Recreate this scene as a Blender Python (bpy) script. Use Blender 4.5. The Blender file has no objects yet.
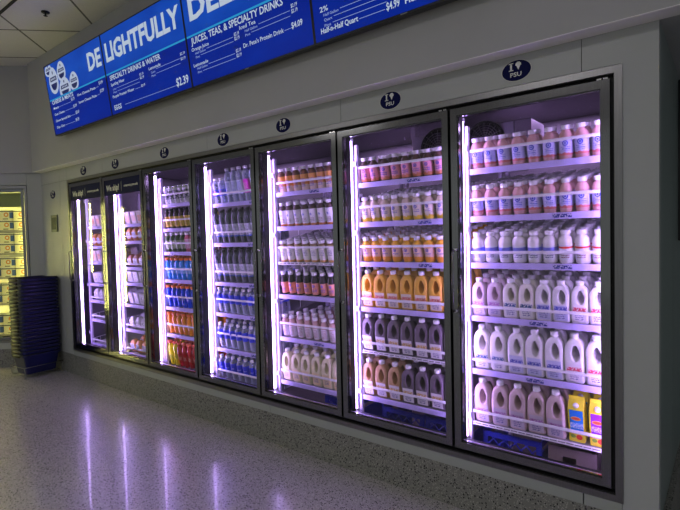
import bpy, math, random
from mathutils import Matrix, Vector
random.seed(7)
C = bpy.context.scene.collection
D = bpy.data

# ------------------------------------------------------------------ camera
def make_camera():
    yw, p, r = -0.67238, -0.035226, -0.023329
    f = Vector((math.sin(yw)*math.cos(p), math.cos(yw)*math.cos(p), math.sin(p)))
    rt = Vector((math.cos(yw), -math.sin(yw), 0)); up = rt.cross(f)
    r2 = rt*math.cos(r)+up*math.sin(r); u2 = -rt*math.sin(r)+up*math.cos(r)
    cam = D.cameras.new('camera'); cam.sensor_width = 36; cam.lens = 490/680*36
    cam.clip_start = .05; cam.clip_end = 100
    o = D.objects.new('camera', cam); C.objects.link(o)
    m = Matrix((( r2.x, u2.x, -f.x, .40447), (r2.y, u2.y, -f.y, -2.43243), (r2.z, u2.z, -f.z, 1.48572), (0,0,0,1)))
    o.matrix_world = m
    bpy.context.scene.camera = o
make_camera()

# ------------------------------------------------------------------ world, lamps, exposure
sc = bpy.context.scene
sc.view_settings.view_transform = 'Standard'; sc.view_settings.look = 'None'
sc.view_settings.exposure = 0.0; sc.view_settings.gamma = 1.0; sc.view_settings.use_curve_mapping = False
w = D.worlds.new('world'); sc.world = w; w.use_nodes = True
w.node_tree.nodes['Background'].inputs[0].default_value = (.95, 1.0, 1.0, 1)
w.node_tree.nodes['Background'].inputs[1].default_value = .29
LED_COL = (.55, .365, 1.0); LED_STR = 26.0
CASE_COL = (1.0, .94, .26); CASE_STR = 90.0
SCREEN_STR = 0.62
def area(name, loc, sx, sy, power, col):
    l = D.lights.new(name, 'AREA'); l.shape = 'RECTANGLE'; l.size = sx; l.size_y = sy; l.energy = power; l.color = col
    o = D.objects.new(name, l); C.objects.link(o); o.location = loc
    return o
area('ceiling_panel_light', (-1.2, -3.6, 3.60), 1.2, .6, 24, (1, .97, .97))
area('ceiling_panel_light', (-5.0, -4.4, 3.60), 1.2, .6, 24, (1, .97, .97))
area('ceiling_panel_light', (1.8, -4.2, 3.60), 1.2, .6, 24, (1, .97, .97))

for lx in (-.5, -2.0, -3.5, -4.9):      # unseen fill lamps added under the cold room ceiling to light the back rows
    area('cold_room_fill', (lx, 1.25, 2.325), .7, .15, 7, (.66, .42, 1.0))

# ------------------------------------------------------------------ materials
def nt_of(m): m.use_nodes = True; return m.node_tree
MATS = {}
def mat(name, col, rough=.5, metal=0, spec=.5, emit=None, estr=0, trans=0, ior=1.45, coat=0):
    if name in MATS: return MATS[name]
    m = D.materials.new(name); n = nt_of(m); b = n.nodes['Principled BSDF']
    b.inputs['Base Color'].default_value = (*col, 1); b.inputs['Roughness'].default_value = rough
    b.inputs['Metallic'].default_value = metal; b.inputs['Specular IOR Level'].default_value = spec
    b.inputs['Transmission Weight'].default_value = trans; b.inputs['IOR'].default_value = ior
    b.inputs['Coat Weight'].default_value = coat
    if emit: b.inputs['Emission Color'].default_value = (*emit, 1); b.inputs['Emission Strength'].default_value = estr
    MATS[name] = m; return m
class N:
    """small node-graph helper"""
    def __init__(s, m): s.t = m.node_tree
    def new(s, k, **kw):
        n = s.t.nodes.new(k)
        for a, v in kw.items(): setattr(n, a, v)
        return n
    def put(s, i, v):
        if isinstance(v, (int, float)): i.default_value = v
        elif isinstance(v, tuple): i.default_value = v if len(v) == len(i.default_value) else (*v, 1)
        else: s.t.links.new(v, i)
    def math(s, op, a, b=0.0, c=None):
        n = s.new('ShaderNodeMath', operation=op); s.put(n.inputs[0], a); s.put(n.inputs[1], b)
        if c is not None: s.put(n.inputs[2], c)
        return n.outputs[0]
    def mix(s, f, a, b):
        n = s.new('ShaderNodeMix', data_type='RGBA'); s.put(n.inputs[0], f); s.put(n.inputs[6], a); s.put(n.inputs[7], b)
        return n.outputs[2]
    def sep(s, v):
        n = s.new('ShaderNodeSeparateXYZ'); s.put(n.inputs[0], v); return n.outputs
    def comb(s, x, y, z):
        n = s.new('ShaderNodeCombineXYZ'); s.put(n.inputs[0], x); s.put(n.inputs[1], y); s.put(n.inputs[2], z); return n.outputs[0]
    def obj(s): return s.new('ShaderNodeTexCoord').outputs['Object']
    def pos(s): return s.new('ShaderNodeNewGeometry').outputs['Position']
    def noise(s, v, scale, detail=2, out=0):
        n = s.new('ShaderNodeTexNoise'); s.put(n.inputs['Vector'], v); n.inputs['Scale'].default_value = scale; n.inputs['Detail'].default_value = detail
        return n.outputs[out]
    def vor(s, v, scale, out='Distance'):
        n = s.new('ShaderNodeTexVoronoi'); s.put(n.inputs['Vector'], v); n.inputs['Scale'].default_value = scale
        return n.outputs[out]
    def band(s, v, a, b): return s.math('MULTIPLY', s.math('GREATER_THAN', v, a), s.math('LESS_THAN', v, b))
    def bsdf(s): return s.t.nodes['Principled BSDF']

def terrazzo(name, base, dark, light, rough, spec=.5, scale=85, coat=0):
    m = mat(name, base, rough, 0, spec, coat=coat); n = N(m); p = n.pos()
    v = n.vor(p, scale); vc = n.vor(p, scale, 'Color'); r = n.sep(vc)[0]
    f = n.math('MULTIPLY', n.math('LESS_THAN', v, .36), n.math('GREATER_THAN', r, .55))
    v2 = n.vor(p, scale*1.7); r2 = n.sep(n.vor(p, scale*1.7, 'Color'))[1]
    f2 = n.math('MULTIPLY', n.math('LESS_THAN', v2, .42), n.math('GREATER_THAN', r2, .5))
    big = n.noise(p, 1.3, 3)
    c0 = n.mix(n.math('MULTIPLY', big, .35), base, tuple(x*.82 for x in base))
    c1 = n.mix(f2, c0, light); c2 = n.mix(f, c1, dark)
    n.put(n.bsdf().inputs['Base Color'], c2)
    return m
FLOOR = terrazzo('floor_terrazzo', (.39, .37, .38), (.06, .055, .06), (.60, .57, .58), .24, .6, 88, .15)
BASE = terrazzo('base_terrazzo', (.215, .215, .20), (.02, .02, .02), (.38, .375, .34), .4, .3, 80)
def paint(name, col, rough=.55):
    m = mat(name, col, rough, 0, .3); n = N(m); f = n.noise(n.pos(), 3.0, 4)
    n.put(n.bsdf().inputs['Base Color'], n.mix(f, tuple(x*.93 for x in col), tuple(min(1, x*1.06) for x in col)))
    return m
PANEL = paint('grey_panel', (.44, .455, .455), .38)
BULK = paint('bulkhead_paint', (.44, .44, .45))
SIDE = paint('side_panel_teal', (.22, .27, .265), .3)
SILL = paint('sill_metal', (.36, .38, .37), .3)
JOINT = mat('panel_joint', (.03, .03, .03), .8)
def ceiling_mat():
    m = mat('ceiling_tiles', (.7, .7, .7), .8, 0, .2); n = N(m); x, y, z = n.sep(n.pos())
    ln = []
    for a, off in ((n.math('ADD', x, y), 5.65), (n.math('SUBTRACT', x, y), 4.62)):
        t = n.math('FRACT', n.math('DIVIDE', n.math('ADD', a, off + 1.076*40 + .018), 1.076))
        ln.append(n.math('LESS_THAN', t, .026))
    l = n.math('MAXIMUM', ln[0], ln[1])
    sp = n.noise(n.pos(), 60, 3)
    c = n.mix(sp, (.74, .73, .73), (.84, .83, .83))
    n.put(n.bsdf().inputs['Base Color'], n.mix(l, c, (.16, .16, .16)))
    return m
CEIL = ceiling_mat()
BLACK = mat('black_gasket', (.006, .006, .007), .45)
BLACKP = mat('black_plastic', (.012, .012, .014), .35)
def brushed(name, col, rough):
    m = mat(name, col, rough, 1.0); n = N(m); p = n.obj(); x, y, z = n.sep(p)
    f = n.noise(n.comb(n.math('MULTIPLY', x, 60), n.math('MULTIPLY', y, 60), n.math('MULTIPLY', z, 2)), 4, 2)
    n.put(n.bsdf().inputs['Base Color'], n.mix(f, tuple(c*.8 for c in col), tuple(min(1, c*1.15) for c in col)))
    return m
ALU = brushed('brushed_aluminium', (.24, .24, .245), .13)
ALUT = brushed('trim_aluminium', (.25, .245, .25), .33)
CHROME = mat('chrome', (.8, .8, .8), .12, 1)
WHITE = mat('white_enamel', (.86, .84, .86), .35)
RAIL = mat('lilac_price_rail', (.58, .50, .90), .4)
POST = mat('lilac_upright', (.50, .45, .60), .4)
WIRE = mat('white_wire', (.85, .83, .88), .35)
DECK = mat('shelf_deck_grey', (.33, .32, .35), .5)
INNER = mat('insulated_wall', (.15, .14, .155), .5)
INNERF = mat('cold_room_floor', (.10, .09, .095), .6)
LED = mat('led_tube', (1, 1, 1), .4, emit=LED_COL, estr=LED_STR)
CLED = mat('case_tube', (1, 1, 1), .4, emit=CASE_COL, estr=CASE_STR)
CAP_W = mat('white_cap', (.88, .86, .88), .35)
CAP_B = mat('black_cap', (.015, .015, .015), .35)
CAP_O = mat('orange_cap', (.85, .22, .03), .35)
CAP_R = mat('coral_cap', (.85, .13, .06), .35)
NAVY = mat('navy_vinyl', (.003, .005, .06), .6, 0, .12)
VWHITE = mat('white_vinyl', (.75, .76, .72), .4)
GREYV = mat('silver_vinyl', (.62, .62, .58), .4)

def glass_mat():
    m = D.materials.new('door_glass'); t = nt_of(m); t.nodes.clear(); n = N(m)
    out = n.new('ShaderNodeOutputMaterial'); tr = n.new('ShaderNodeBsdfTransparent'); gl = n.new('ShaderNodeBsdfGlossy')
    tr.inputs[0].default_value = (.96, .96, .96, 1); gl.inputs['Roughness'].default_value = .01
    g = n.new('ShaderNodeNewGeometry'); dp = n.new('ShaderNodeVectorMath', operation='DOT_PRODUCT'); n.put(dp.inputs[0], g.outputs['Incoming']); n.put(dp.inputs[1], g.outputs['Normal'])
    f5 = n.math('POWER', n.math('SUBTRACT', 1.0, n.math('ABSOLUTE', dp.outputs['Value'])), 5.0)
    mx = n.new('ShaderNodeMixShader'); n.put(mx.inputs[0], n.math('ADD', n.math('MULTIPLY', f5, .9), .028)); n.put(mx.inputs[1], tr.outputs[0]); n.put(mx.inputs[2], gl.outputs[0])
    n.put(out.inputs[0], mx.outputs[0]); return m
GLASS = glass_mat()
def clear_mat(name, col, k=.45):
    m = D.materials.new(name); t = nt_of(m); t.nodes.clear(); n = N(m)
    out = n.new('ShaderNodeOutputMaterial'); tr = n.new('ShaderNodeBsdfTransparent'); b = n.new('ShaderNodeBsdfPrincipled')
    tr.inputs[0].default_value = (*col, 1); b.inputs['Base Color'].default_value = (*col, 1); b.inputs['Roughness'].default_value = .12
    mx = n.new('ShaderNodeMixShader'); lw = n.new('ShaderNodeLayerWeight'); lw.inputs[0].default_value = .45
    f = n.math('ADD', n.math('MULTIPLY', lw.outputs['Facing'], .75), k*.5)
    n.put(mx.inputs[0], f); n.put(mx.inputs[1], tr.outputs[0]); n.put(mx.inputs[2], b.outputs[0]); n.put(out.inputs[0], mx.outputs[0])
    return m
CLEAR = clear_mat('clear_bottle_plastic', (.80, .84, .97))
CLEARD = clear_mat('smoky_bottle_plastic', (.34, .35, .42), .5)

def label_mat(name, base, ink, emblem=None, ez=.085, er=.010, lines=(.045, .07), band=None, band_col=None, low=None, low_col=None, tx=240, broken=False):
    """printed sleeve: emblem ring, illegible small print, colour bands (object space of the bottle)"""
    m = mat(name, base, .4); n = N(m); x, y, z = n.sep(n.obj()); c = base
    if band:
        bf = n.band(z, *band)
        if broken: bf = n.math('MULTIPLY', bf, n.math('GREATER_THAN', n.noise(n.comb(n.math('MULTIPLY', x, 110), 0.0, n.math('MULTIPLY', z, 90)), 1.3, 1), .46))
        c = n.mix(bf, c, band_col)
    if low: c = n.mix(n.math('LESS_THAN', n.math('ADD', z, n.math('MULTIPLY', n.noise(n.obj(), 60, 1), .02)), low), c, low_col)
    tv = n.comb(n.math('MULTIPLY', x, tx), n.math('MULTIPLY', y, 3), n.math('MULTIPLY', z, tx*1.3))
    t = n.math('GREATER_THAN', n.noise(tv, 1.4, 1), .50)
    row = n.math('LESS_THAN', n.math('FRACT', n.math('MULTIPLY', z, 95)), .62)
    inx = n.math('LESS_THAN', n.math('ABSOLUTE', x), .021)
    f = n.math('MULTIPLY', n.math('MULTIPLY', t, row), n.math('MULTIPLY', n.band(z, *lines), inx))
    f = n.math('MULTIPLY', f, n.math('LESS_THAN', y, 0))
    c = n.mix(f, c, ink)
    if emblem:
        dx = n.math('POWER', x, 2.0); dz = n.math('POWER', n.math('SUBTRACT', z, ez), 2.0)
        d = n.math('SQRT', n.math('ADD', n.math('MULTIPLY', dx, 1), dz))
        e = n.math('MULTIPLY', n.math('LESS_THAN', d, er), n.math('LESS_THAN', y, 0))
        i = n.math('MULTIPLY', n.band(d, er*.38, er*.62), n.math('LESS_THAN', y, 0))
        c = n.mix(e, c, emblem); c = n.mix(i, c, base)
    n.put(n.bsdf().inputs['Base Color'], c); return m

# ------------------------------------------------------------------ mesh helpers
class MB:
    def __init__(s): s.v = []; s.f = []; s.m = []; s.mats = []; s.cur = 0; s.sm = []; s.smooth = False
    def use(s, m):
        if m not in s.mats: s.mats.append(m)
        s.cur = s.mats.index(m); return s
    def face(s, f): s.f.append(f); s.m.append(s.cur); s.sm.append(s.smooth)
    def box(s, a, b, bev=0):
        x0, y0, z0 = a; x1, y1, z1 = b
        if bev <= 0:
            k = len(s.v); s.v += [(x0,y0,z0),(x1,y0,z0),(x1,y1,z0),(x0,y1,z0),(x0,y0,z1),(x1,y0,z1),(x1,y1,z1),(x0,y1,z1)]
            for f in ((0,3,2,1),(4,5,6,7),(0,1,5,4),(1,2,6,5),(2,3,7,6),(3,0,4,7)): s.face(tuple(k+i for i in f))
            return s
        secs = []
        for z, d in ((z0, bev), (z0+bev, 0), (z1-bev, 0), (z1, bev)):
            e = bev if d == 0 else bev*1.0
            X0, X1, Y0, Y1 = x0+d, x1-d, y0+d, y1-d; q = bev*.6
            secs.append([(X0+q,Y0,z),(X1-q,Y0,z),(X1,Y0+q,z),(X1,Y1-q,z),(X1-q,Y1,z),(X0+q,Y1,z),(X0,Y1-q,z),(X0,Y0+q,z)])
        s.loft(secs); return s
    def loft(s, secs, caps=True):
        k = len(s.v); n = len(secs[0])
        for q in secs: s.v += [tuple(p) for p in q]
        for i in range(len(secs)-1):
            for j in range(n):
                a = k+i*n+j; b = k+i*n+(j+1) % n
                s.face((a, b, b+n, a+n))
        if caps:
            s.face(tuple(k+j for j in reversed(range(n)))); s.face(tuple(k+(len(secs)-1)*n+j for j in range(n)))
        return s
    def lathe(s, prof, seg=14, cx=0, cy=0, caps=True):
        return s.loft([[(cx+r*math.cos(2*math.pi*j/seg), cy+r*math.sin(2*math.pi*j/seg), z) for j in range(seg)] for r, z in prof], caps)
    def tube(s, pts, r, seg=6):
        pts = [Vector(p) for p in pts]; secs = []
        for i, p in enumerate(pts):
            d = (pts[min(i+1, len(pts)-1)]-pts[max(i-1, 0)]).normalized()
            a = Vector((0,0,1)) if abs(d.z) < .9 else Vector((1,0,0))
            u = d.cross(a).normalized(); v = d.cross(u)
            secs.append([tuple(p+u*(r*math.cos(2*math.pi*j/seg))+v*(r*math.sin(2*math.pi*j/seg))) for j in range(seg)])
        return s.loft(secs)
    def mesh(s, name):
        me = D.meshes.new(name); me.from_pydata(s.v, [], s.f)
        for m in s.mats: me.materials.append(m)
        me.polygons.foreach_set('material_index', s.m); me.polygons.foreach_set('use_smooth', s.sm)
        me.update(); return me
    def build(s, name, m=None, parent=None):
        if m and not s.mats: s.mats = [m]
        return link(name, s.mesh(name), parent)
def link(name, data, parent=None):
    o = D.objects.new(name, data); C.objects.link(o)
    if parent: o.parent = parent
    return o
def tag(o, label=None, cat=None, group=None, kind=None):
    if label: o['label'] = label
    if cat: o['category'] = cat
    if group: o['group'] = group
    if kind: o['kind'] = kind
    return o
def thing(name, label, cat, loc=(0,0,0), group=None, rz=0):
    o = link(name, None); o.location = loc; o.rotation_euler[2] = rz
    return tag(o, label, cat, group)
def struct(o): o['kind'] = 'structure'; return o
def copy_tree(root):
    r = root.copy(); C.objects.link(r)
    for ch in root.children:
        c = ch.copy(); C.objects.link(c); c.parent = r
        for g in ch.children:
            d = g.copy(); C.objects.link(d); d.parent = c
    return r
def text_mesh(txt, w=None, h=None, bold=.0, extrude=.0008, align='LEFT'):
    """lettering as a mesh in the XY plane, cap height h, optional total width w"""
    cu = D.curves.new('t', 'FONT'); cu.body = txt; cu.size = 1; cu.offset = bold; cu.extrude = 0; cu.resolution_u = 2
    cu.align_x = 'LEFT'
    o = D.objects.new('t', cu); C.objects.link(o)
    dg = bpy.context.evaluated_depsgraph_get(); dg.update()
    me = D.meshes.new_from_object(o.evaluated_get(dg)); D.objects.remove(o); D.curves.remove(cu)
    xs = [v.co.x for v in me.vertices]
    if not xs: return me
    x0, x1 = min(xs), max(xs); sy = h/.70; sx = (w/(x1-x0)) if w else sy*.9
    off = {'LEFT': -x0, 'CENTER': -(x0+x1)/2, 'RIGHT': -x1}[align]
    for v in me.vertices: v.co = ((v.co.x+off)*sx, v.co.y*sy, 0)
    return me
def merge_texts(items, fn):
    """items: (mesh, origin 2D) -> list of verts/faces placed by fn(x,y)->xyz"""
    mb = MB()
    for me, (ox, oy) in items:
        k = len(mb.v)
        mb.v += [fn(v.co.x+ox, v.co.y+oy) for v in me.vertices]
        for p in me.polygons: mb.face(tuple(k+i for i in p.vertices))
    return mb

# ------------------------------------------------------------------ the room
Z0 = .325                  # height of the bottom door gap above the floor
W = .77                    # door pitch
XL = -7*W
TOP = 2.0286+Z0; CEILZ = 3.3+Z0; SOF = -.108
S2 = 2**-.5
def ang(s, n, z): return (-6.15-(s)*S2-(n)*S2, -(s)*S2+(n)*S2, z)   # along the angled wall / into it / up

mb = MB(); mb.box((-16, -9, -.05), (6, 4, 0)); struct(mb.build('floor', FLOOR))
mb = MB(); mb.box((-16, -9, CEILZ), (6, 2, CEILZ+.05)); struct(mb.build('ceiling', CEIL))
# dark slot running along the ceiling in front of the bulkhead
mb = MB(); mb.box((-16, -.775, CEILZ-.010), (6, -.752, CEILZ-.0005)); struct(mb.build('trim_1', JOINT))
# bulkhead above the coolers: its face, its underside and the return over the right-hand end
mb = MB(); mb.box((-6.105, SOF, TOP), (6, 1.75, CEILZ-.001)); struct(mb.build('wall_upper', BULK))
mb = MB(); mb.box((-6.10, SOF+.001, TOP-.004), (6, -.002, TOP-.0002)); struct(mb.build('added_soffit_strip', paint('soffit_bounce_tint', (.88, .86, .87), .4)))  # added pale strip; light bounced onto the soffit underside put into its colour
def angbox(mb, s0, s1, n0, n1, z0, z1):
    k = len(mb.v)
    mb.v += [ang(s0,n0,z0), ang(s1,n0,z0), ang(s1,n1,z0), ang(s0,n1,z0), ang(s0,n0,z1), ang(s1,n0,z1), ang(s1,n1,z1), ang(s0,n1,z1)]
    for f in ((0,1,2,3),(7,6,5,4),(0,4,5,1),(1,5,6,2),(2,6,7,3),(3,7,4,0)): mb.face(tuple(k+i for i in f))
mb = MB(); angbox(mb, -.02, 9, -.035, .9, TOP, CEILZ-.001); struct(mb.build('wall_upper_left', BULK))
# panelled wall around the cooler doors
def wall_front():
    mb = MB().use(PANEL)
    y1 = .05
    def pan(x0, x1, z0, z1): mb.box((x0+.0015, 0, z0+.0015), (x1-.0015, y1, z1-.0015))
    for x0, x1 in ((-6.15, -5.62), (-5.62, -5.43), (-5.43, -4.6), (-4.6, -2.86), (-2.86, -1.5), (-1.5, -.12), (-.12, .175)):
        pan(x0, x1, 1.88+Z0, TOP)
    for x0, x1 in ((-6.15, -5.62), (-5.62, -5.43)): pan(x0, x1, .28-.055, 1.88+Z0)
    mb.box((.036, 0, .2265), (.1735, y1, 1.8815+Z0))
    mb.use(JOINT).box((-6.15, .004, 1.885+Z0), (.172, y1-.002, TOP)); mb.box((-6.15, .004, .24), (-5.44, y1-.002, TOP)); mb.box((.05, .004, .24), (.172, y1-.002, TOP))
    return mb
struct(wall_front().build('wall_front'))
mb = MB()
for x0, x1 in ((-5.43, -4.0), (-4.0, -2.21), (-2.21, -.123), (-.12, .036)): mb.box((x0+.0015, -.004, .2255), (x1-.0015, .03, .282), 0)
struct(mb.build('trim_2', SILL))
mb = MB(); mb.box((-6.15, .0, 0), (.2, .045, .2245)); mb.box((.175, .045, 0), (.20, 1.7, .2245)); struct(mb.build('baseboard_front', BASE))
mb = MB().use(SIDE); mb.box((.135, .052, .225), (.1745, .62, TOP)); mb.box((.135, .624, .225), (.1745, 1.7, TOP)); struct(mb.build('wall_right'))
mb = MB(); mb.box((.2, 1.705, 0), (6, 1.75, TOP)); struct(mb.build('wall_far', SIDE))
# angled wall left, with its own run of yellow-lit cases (opening from s=.2)
mb = MB().use(PANEL)
angbox(mb, 0, .165, 0, .05, .225, TOP); angbox(mb, .168, 9, 0, .05, 1.885+Z0, TOP); angbox(mb, .20+4*.77+.05, 9, 0, .05, .225, 1.885+Z0)
mb.use(BASE); angbox(mb, 0, 9, 0, .05, 0, .225); mb.use(PANEL); angbox(mb, .168, .20+4*.77+.05, 0, .04, .2255, .30)
struct(mb.build('wall_left'))
# inside of the walk-in cold room
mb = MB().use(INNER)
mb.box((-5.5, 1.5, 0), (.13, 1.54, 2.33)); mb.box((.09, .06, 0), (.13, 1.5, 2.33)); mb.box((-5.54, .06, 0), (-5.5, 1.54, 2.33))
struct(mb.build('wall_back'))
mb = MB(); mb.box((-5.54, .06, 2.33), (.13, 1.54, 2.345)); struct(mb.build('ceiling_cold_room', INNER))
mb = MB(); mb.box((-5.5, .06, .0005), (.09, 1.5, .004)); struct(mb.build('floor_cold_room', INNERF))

# ------------------------------------------------------------------ the bank of seven glass doors
case = thing('refrigerated_display_case', 'long bank of seven aluminium-framed glass cooler doors with purple light, set in the grey wall', 'cooler', (0, 0, 0))
zb, zt = Z0, 1.837+Z0
mb = MB()
o = .04; gx0, gx1 = XL-.006, .006
def ring(mb, x0, x1, z0, z1, wd, ya, yb, wd2=None, lip=0):
    """mitred rectangular frame: outer x0..x1,z0..z1, width wd inwards"""
    wz = wd2 or wd
    O = [(x0,z0),(x1,z0),(x1,z1),(x0,z1)]; I = [(x0+wd,z0+wz),(x1-wd,z0+wz),(x1-wd,z1-wz),(x0+wd,z1-wz)]
    for i in range(4):
        j = (i+1) % 4; k = len(mb.v)
        for y in (ya, yb): mb.v += [(O[i][0],y,O[i][1]),(O[j][0],y,O[j][1]),(I[j][0],y,I[j][1]),(I[i][0],y,I[i][1])]
        for f in ((0,1,2,3),(7,6,5,4),(0,4,5,1),(2,6,7,3)): mb.face(tuple(k+q for q in f))
ring(mb, XL-.041, .041, zb-.046, zt+.041, .031, -.006, .03)
mb.build('surround_frame', ALUT, case)
mb = MB(); ring(mb, XL-.010, .010, zb-.015, zt+.010, .045, .034, .10); ring(mb, XL-.0098, .0098, zb-.0148, zt+.0098, .004, .006, .034)
for k in range(1, 7): mb.box((-k*W-.033, .040, zb+.02), (-k*W+.033, .10, zt-.02))
mb.build('gasket_frame', BLACK, case)
DW = W-.016; FW = .036; DH = zt-zb-.018
door_m = MB(); ring(door_m, -DW, 0, 0, DH, FW, 0, .033)
ring(door_m, -DW+FW-.001, -FW+.001, FW-.001, DH-FW+.001, .006, .012, .033)
dm = door_m; dm.mats = [ALU]; door_me = dm.mesh('door')
gm = MB(); gm.box((-DW+FW+.001, .018, FW+.001), (-FW-.001, .024, DH-FW-.001)); gm.mats = [GLASS]; glass_me = gm.mesh('glass_pane')
gk = MB(); ring(gk, -DW+FW-.004, -FW+.0005, FW+.0005, DH-FW-.0005, .0045, .0255, .033); gk.mats = [mat('lilac_lit_reveal', (.50, .44, .56), .5)]; reveal_me = gk.mesh('lit_reveal')  # lilac ring: LED light on the frame's inner reveal put into its colour
hm = MB(); hm.smooth = True
hx = -DW+.018
hm.tube([(hx, 0, .745), (hx, -.030, .750), (hx, -.038, .765), (hx, -.038, 1.055), (hx, -.030, 1.070), (hx, 0, 1.075)], .0065, 8)
hm.mats = [mat('dark_metal_handle', (.16, .16, .16), .22, 1)]; handle_me = hm.mesh('handle')
pm = MB(); pm.smooth = True
pm.lathe([(.011, -.008), (.012, 0), (.011, .008)], 10, hx, -.006)
pm.mats = [CHROME]; boss_me = pm.mesh('handle_mount')
hg = MB(); hg.box((-.052, .004, DH+.002), (-.034, .02, DH+.009)); hg.box((-.026, .004, DH+.002), (-.008, .02, DH+.009)); hg.mats = [CHROME]; hinge_me = hg.mesh('hinge')
for i in range(7):
    x = -i*W-.008
    d = link('door', door_me, case); d.location = (x, 0, zb+.008)
    for hz in (.745, 1.075): link('handle_mount', boss_me, d).location = (0, 0, hz)
    link('glass_pane', glass_me, d); link('handle', handle_me, d);  link('hinge', hinge_me, d); link('lit_reveal', reveal_me, d)
lt = MB(); lt.box((-.012, .112, 0), (.014, .129, 1.745), .003); lt.mats = [LED]; led_me = lt.mesh('light_strip')
le = MB(); le.box((-.017, .104, -.02), (.018, .138, -.0005)); le.box((-.017, .104, 1.7455), (.018, .138, 1.765)); le.box((-.02, .1005, -.02), (.02, .1035, 1.765)); le.mats = [WHITE]; lend_me = le.mesh('light_holder')
for i in range(8):
    x = -i*W+(0.012 if i else -.03) + (.043 if i == 7 else 0)
    l = link('light_strip', led_me, case); l.location = (x, -.052 if i == 7 else 0, Z0+.035); link('light_holder', lend_me, l)

# ------------------------------------------------------------------ shelving behind each door
NUM = ['', 'first', 'second', 'third', 'fourth', 'fifth', 'sixth', 'seventh', 'eighth', 'ninth']
DOOR = ['', 'rightmost door', 'second door from right', 'third door from right', 'middle door', 'third door from left', 'second door from left', 'leftmost door']
SLOPE = .195
RAILS = {1: [1.525, 1.262, 1.005, .708, .408, .105], 2: [1.515, 1.258, 1.0, .704, .416, .117],
         3: [1.51, 1.255, .988, .745, .423, .092], 4: [1.473, 1.14, .81, .548, .247, -.03],
         5: [1.515, 1.285, 1.066, .806, .546, .289, -.015], 6: [1.354, 1.179, .91, .747, .52, .261, .006],
         7: [1.353, 1.132, .956, .71, .518, .3, .022]}
GUARD = {1: [.10, .093, .057, .052, .051, .06], 2: [.10, .10, .10, .053, .052, .057], 3: [.07, 0, .11, 0, .105, .075],
         4: [.082, .09, .09, .116, .125, .085], 5: [.09, .08, .08, .10, .10, .09, 0], 6: [0, .05, .03, 0, 0, .04, .05], 7: [0, .05, 0, 0, .03, .04, .04]}
TAGX = {1: [None, .52, .52, .40, .38, None], 2: [.45, .52, .52, None, None, None], 3: [.42, None, None, None, .43, None], 4: [.55, .52, .52, .52, .52, None],
        5: [.6, .6, .6, .6, .6, None, None], 6: [.45]*7, 7: [.3]*7}
def tag_mat():
    m = mat('price_print', (.58, .53, .80), .4); n = N(m); x, y, z = n.sep(n.obj())
    t = n.math('GREATER_THAN', n.noise(n.comb(n.math('MULTIPLY', x, 160), 0.0, n.math('MULTIPLY', z, 110)), 1.0, 0), .44)
    f = n.math('MULTIPLY', t, n.band(z, -.009, .009))
    n.put(n.bsdf().inputs['Base Color'], n.mix(f, (.58, .53, .80), (.03, .03, .28))); return m
TAG = tag_mat()
def shelf_parts(unit, z, guard, tagx, thin, sx=.705):
    x0, x1 = .036, .036+sx; yf = .178; dz = .62*SLOPE
    mb = MB()
    k = len(mb.v); za = z-.012
    mb.v += [(x0,yf+.004,za-.008),(x1,yf+.004,za-.008),(x1,yf+.62,za-.008+dz),(x0,yf+.62,za-.008+dz),(x0,yf+.004,za),(x1,yf+.004,za),(x1,yf+.62,za+dz),(x0,yf+.62,za+dz)]
    for f in ((0,3,2,1),(4,5,6,7),(0,1,5,4),(1,2,6,5),(2,3,7,6),(3,0,4,7)): mb.face(f)
    s = mb.build('shelf', DECK, unit)
    h = .016 if thin else .033
    r = MB(); r.box((x0, yf-.004, z-h), (x1, yf+.003, z), .002)
    if thin:
        r = MB(); r.box((x0, yf-.003, z-.005), (x1, yf+.003, z), 0); r.box((x0, yf-.003, z-.018), (x1, yf+.003, z-.013), 0)
        for q in range(18): r.box((x0+.01+q*.04, yf-.003, z-.013), (x0+.014+q*.04, yf+.003, z-.005))
    r.build('price_rail', RAIL if not thin else WIRE, s)
    if guard:
        g = MB(); zg = z+guard
        g.box((x0-.004, yf-.002, zg-.009), (x1+.004, yf+.004, zg+.007), .002)
        for xx in (x0-.002, x1+.002):
            g.smooth = True
            g.tube([(xx, yf, zg), (xx, yf+.05, zg+.012), (xx, yf+.5, zg+.06), (xx, yf+.58, z+.07)], .003, 6)
            for yy in (.012, .05, .09, .3, .5): g.tube([(xx, yf+yy, z-.005+yy*SLOPE), (xx, yf+yy, zg+.004+yy*.12)], .0022, 5)
            g.smooth = False
            g.box((xx-.003, yf-.002, z-.02), (xx+.003, yf+.02, zg))
        g.build('guard_rail', WIRE, s)
    if tagx and not thin:
        t = MB(); t.box((-.045, -.0012, -.012), (.045, .0012, .012)); o = t.build('price_tag', TAG, s); o.location = (tagx, yf-.0055, z-.017)
for d in range(1, 8):
    u = thing('shelving_unit', 'white cold-room shelving rack behind the %s' % DOOR[d], 'shelving', (-d*W, 0, 0))
    for (px, py) in ((.020, .165), (.742, .175), (.020, .80), (.742, .80)):
        m = MB(); m.box((px-.007 if py > .17 else px-.004, py, .004), (px+.015, py+.026, 1.765+Z0), .003)
        if py < .17:
            m.use(WHITE)
            for zz in (.45, 1.0, 1.5, 1.95): m.box((px-.012, py-.010, zz), (px+.012, py-.0005, zz+.03))
        m.mats = [POST]; m.m = [0]*len(m.m); m.build('upright', POST, u)
    for i, z in enumerate(RAILS[d]):
        thin = (d, i) in ((1, 5), (2, 4), (3, 2))
        shelf_parts(u, z+Z0, GUARD[d][i], TAGX[d][i], thin)

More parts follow.
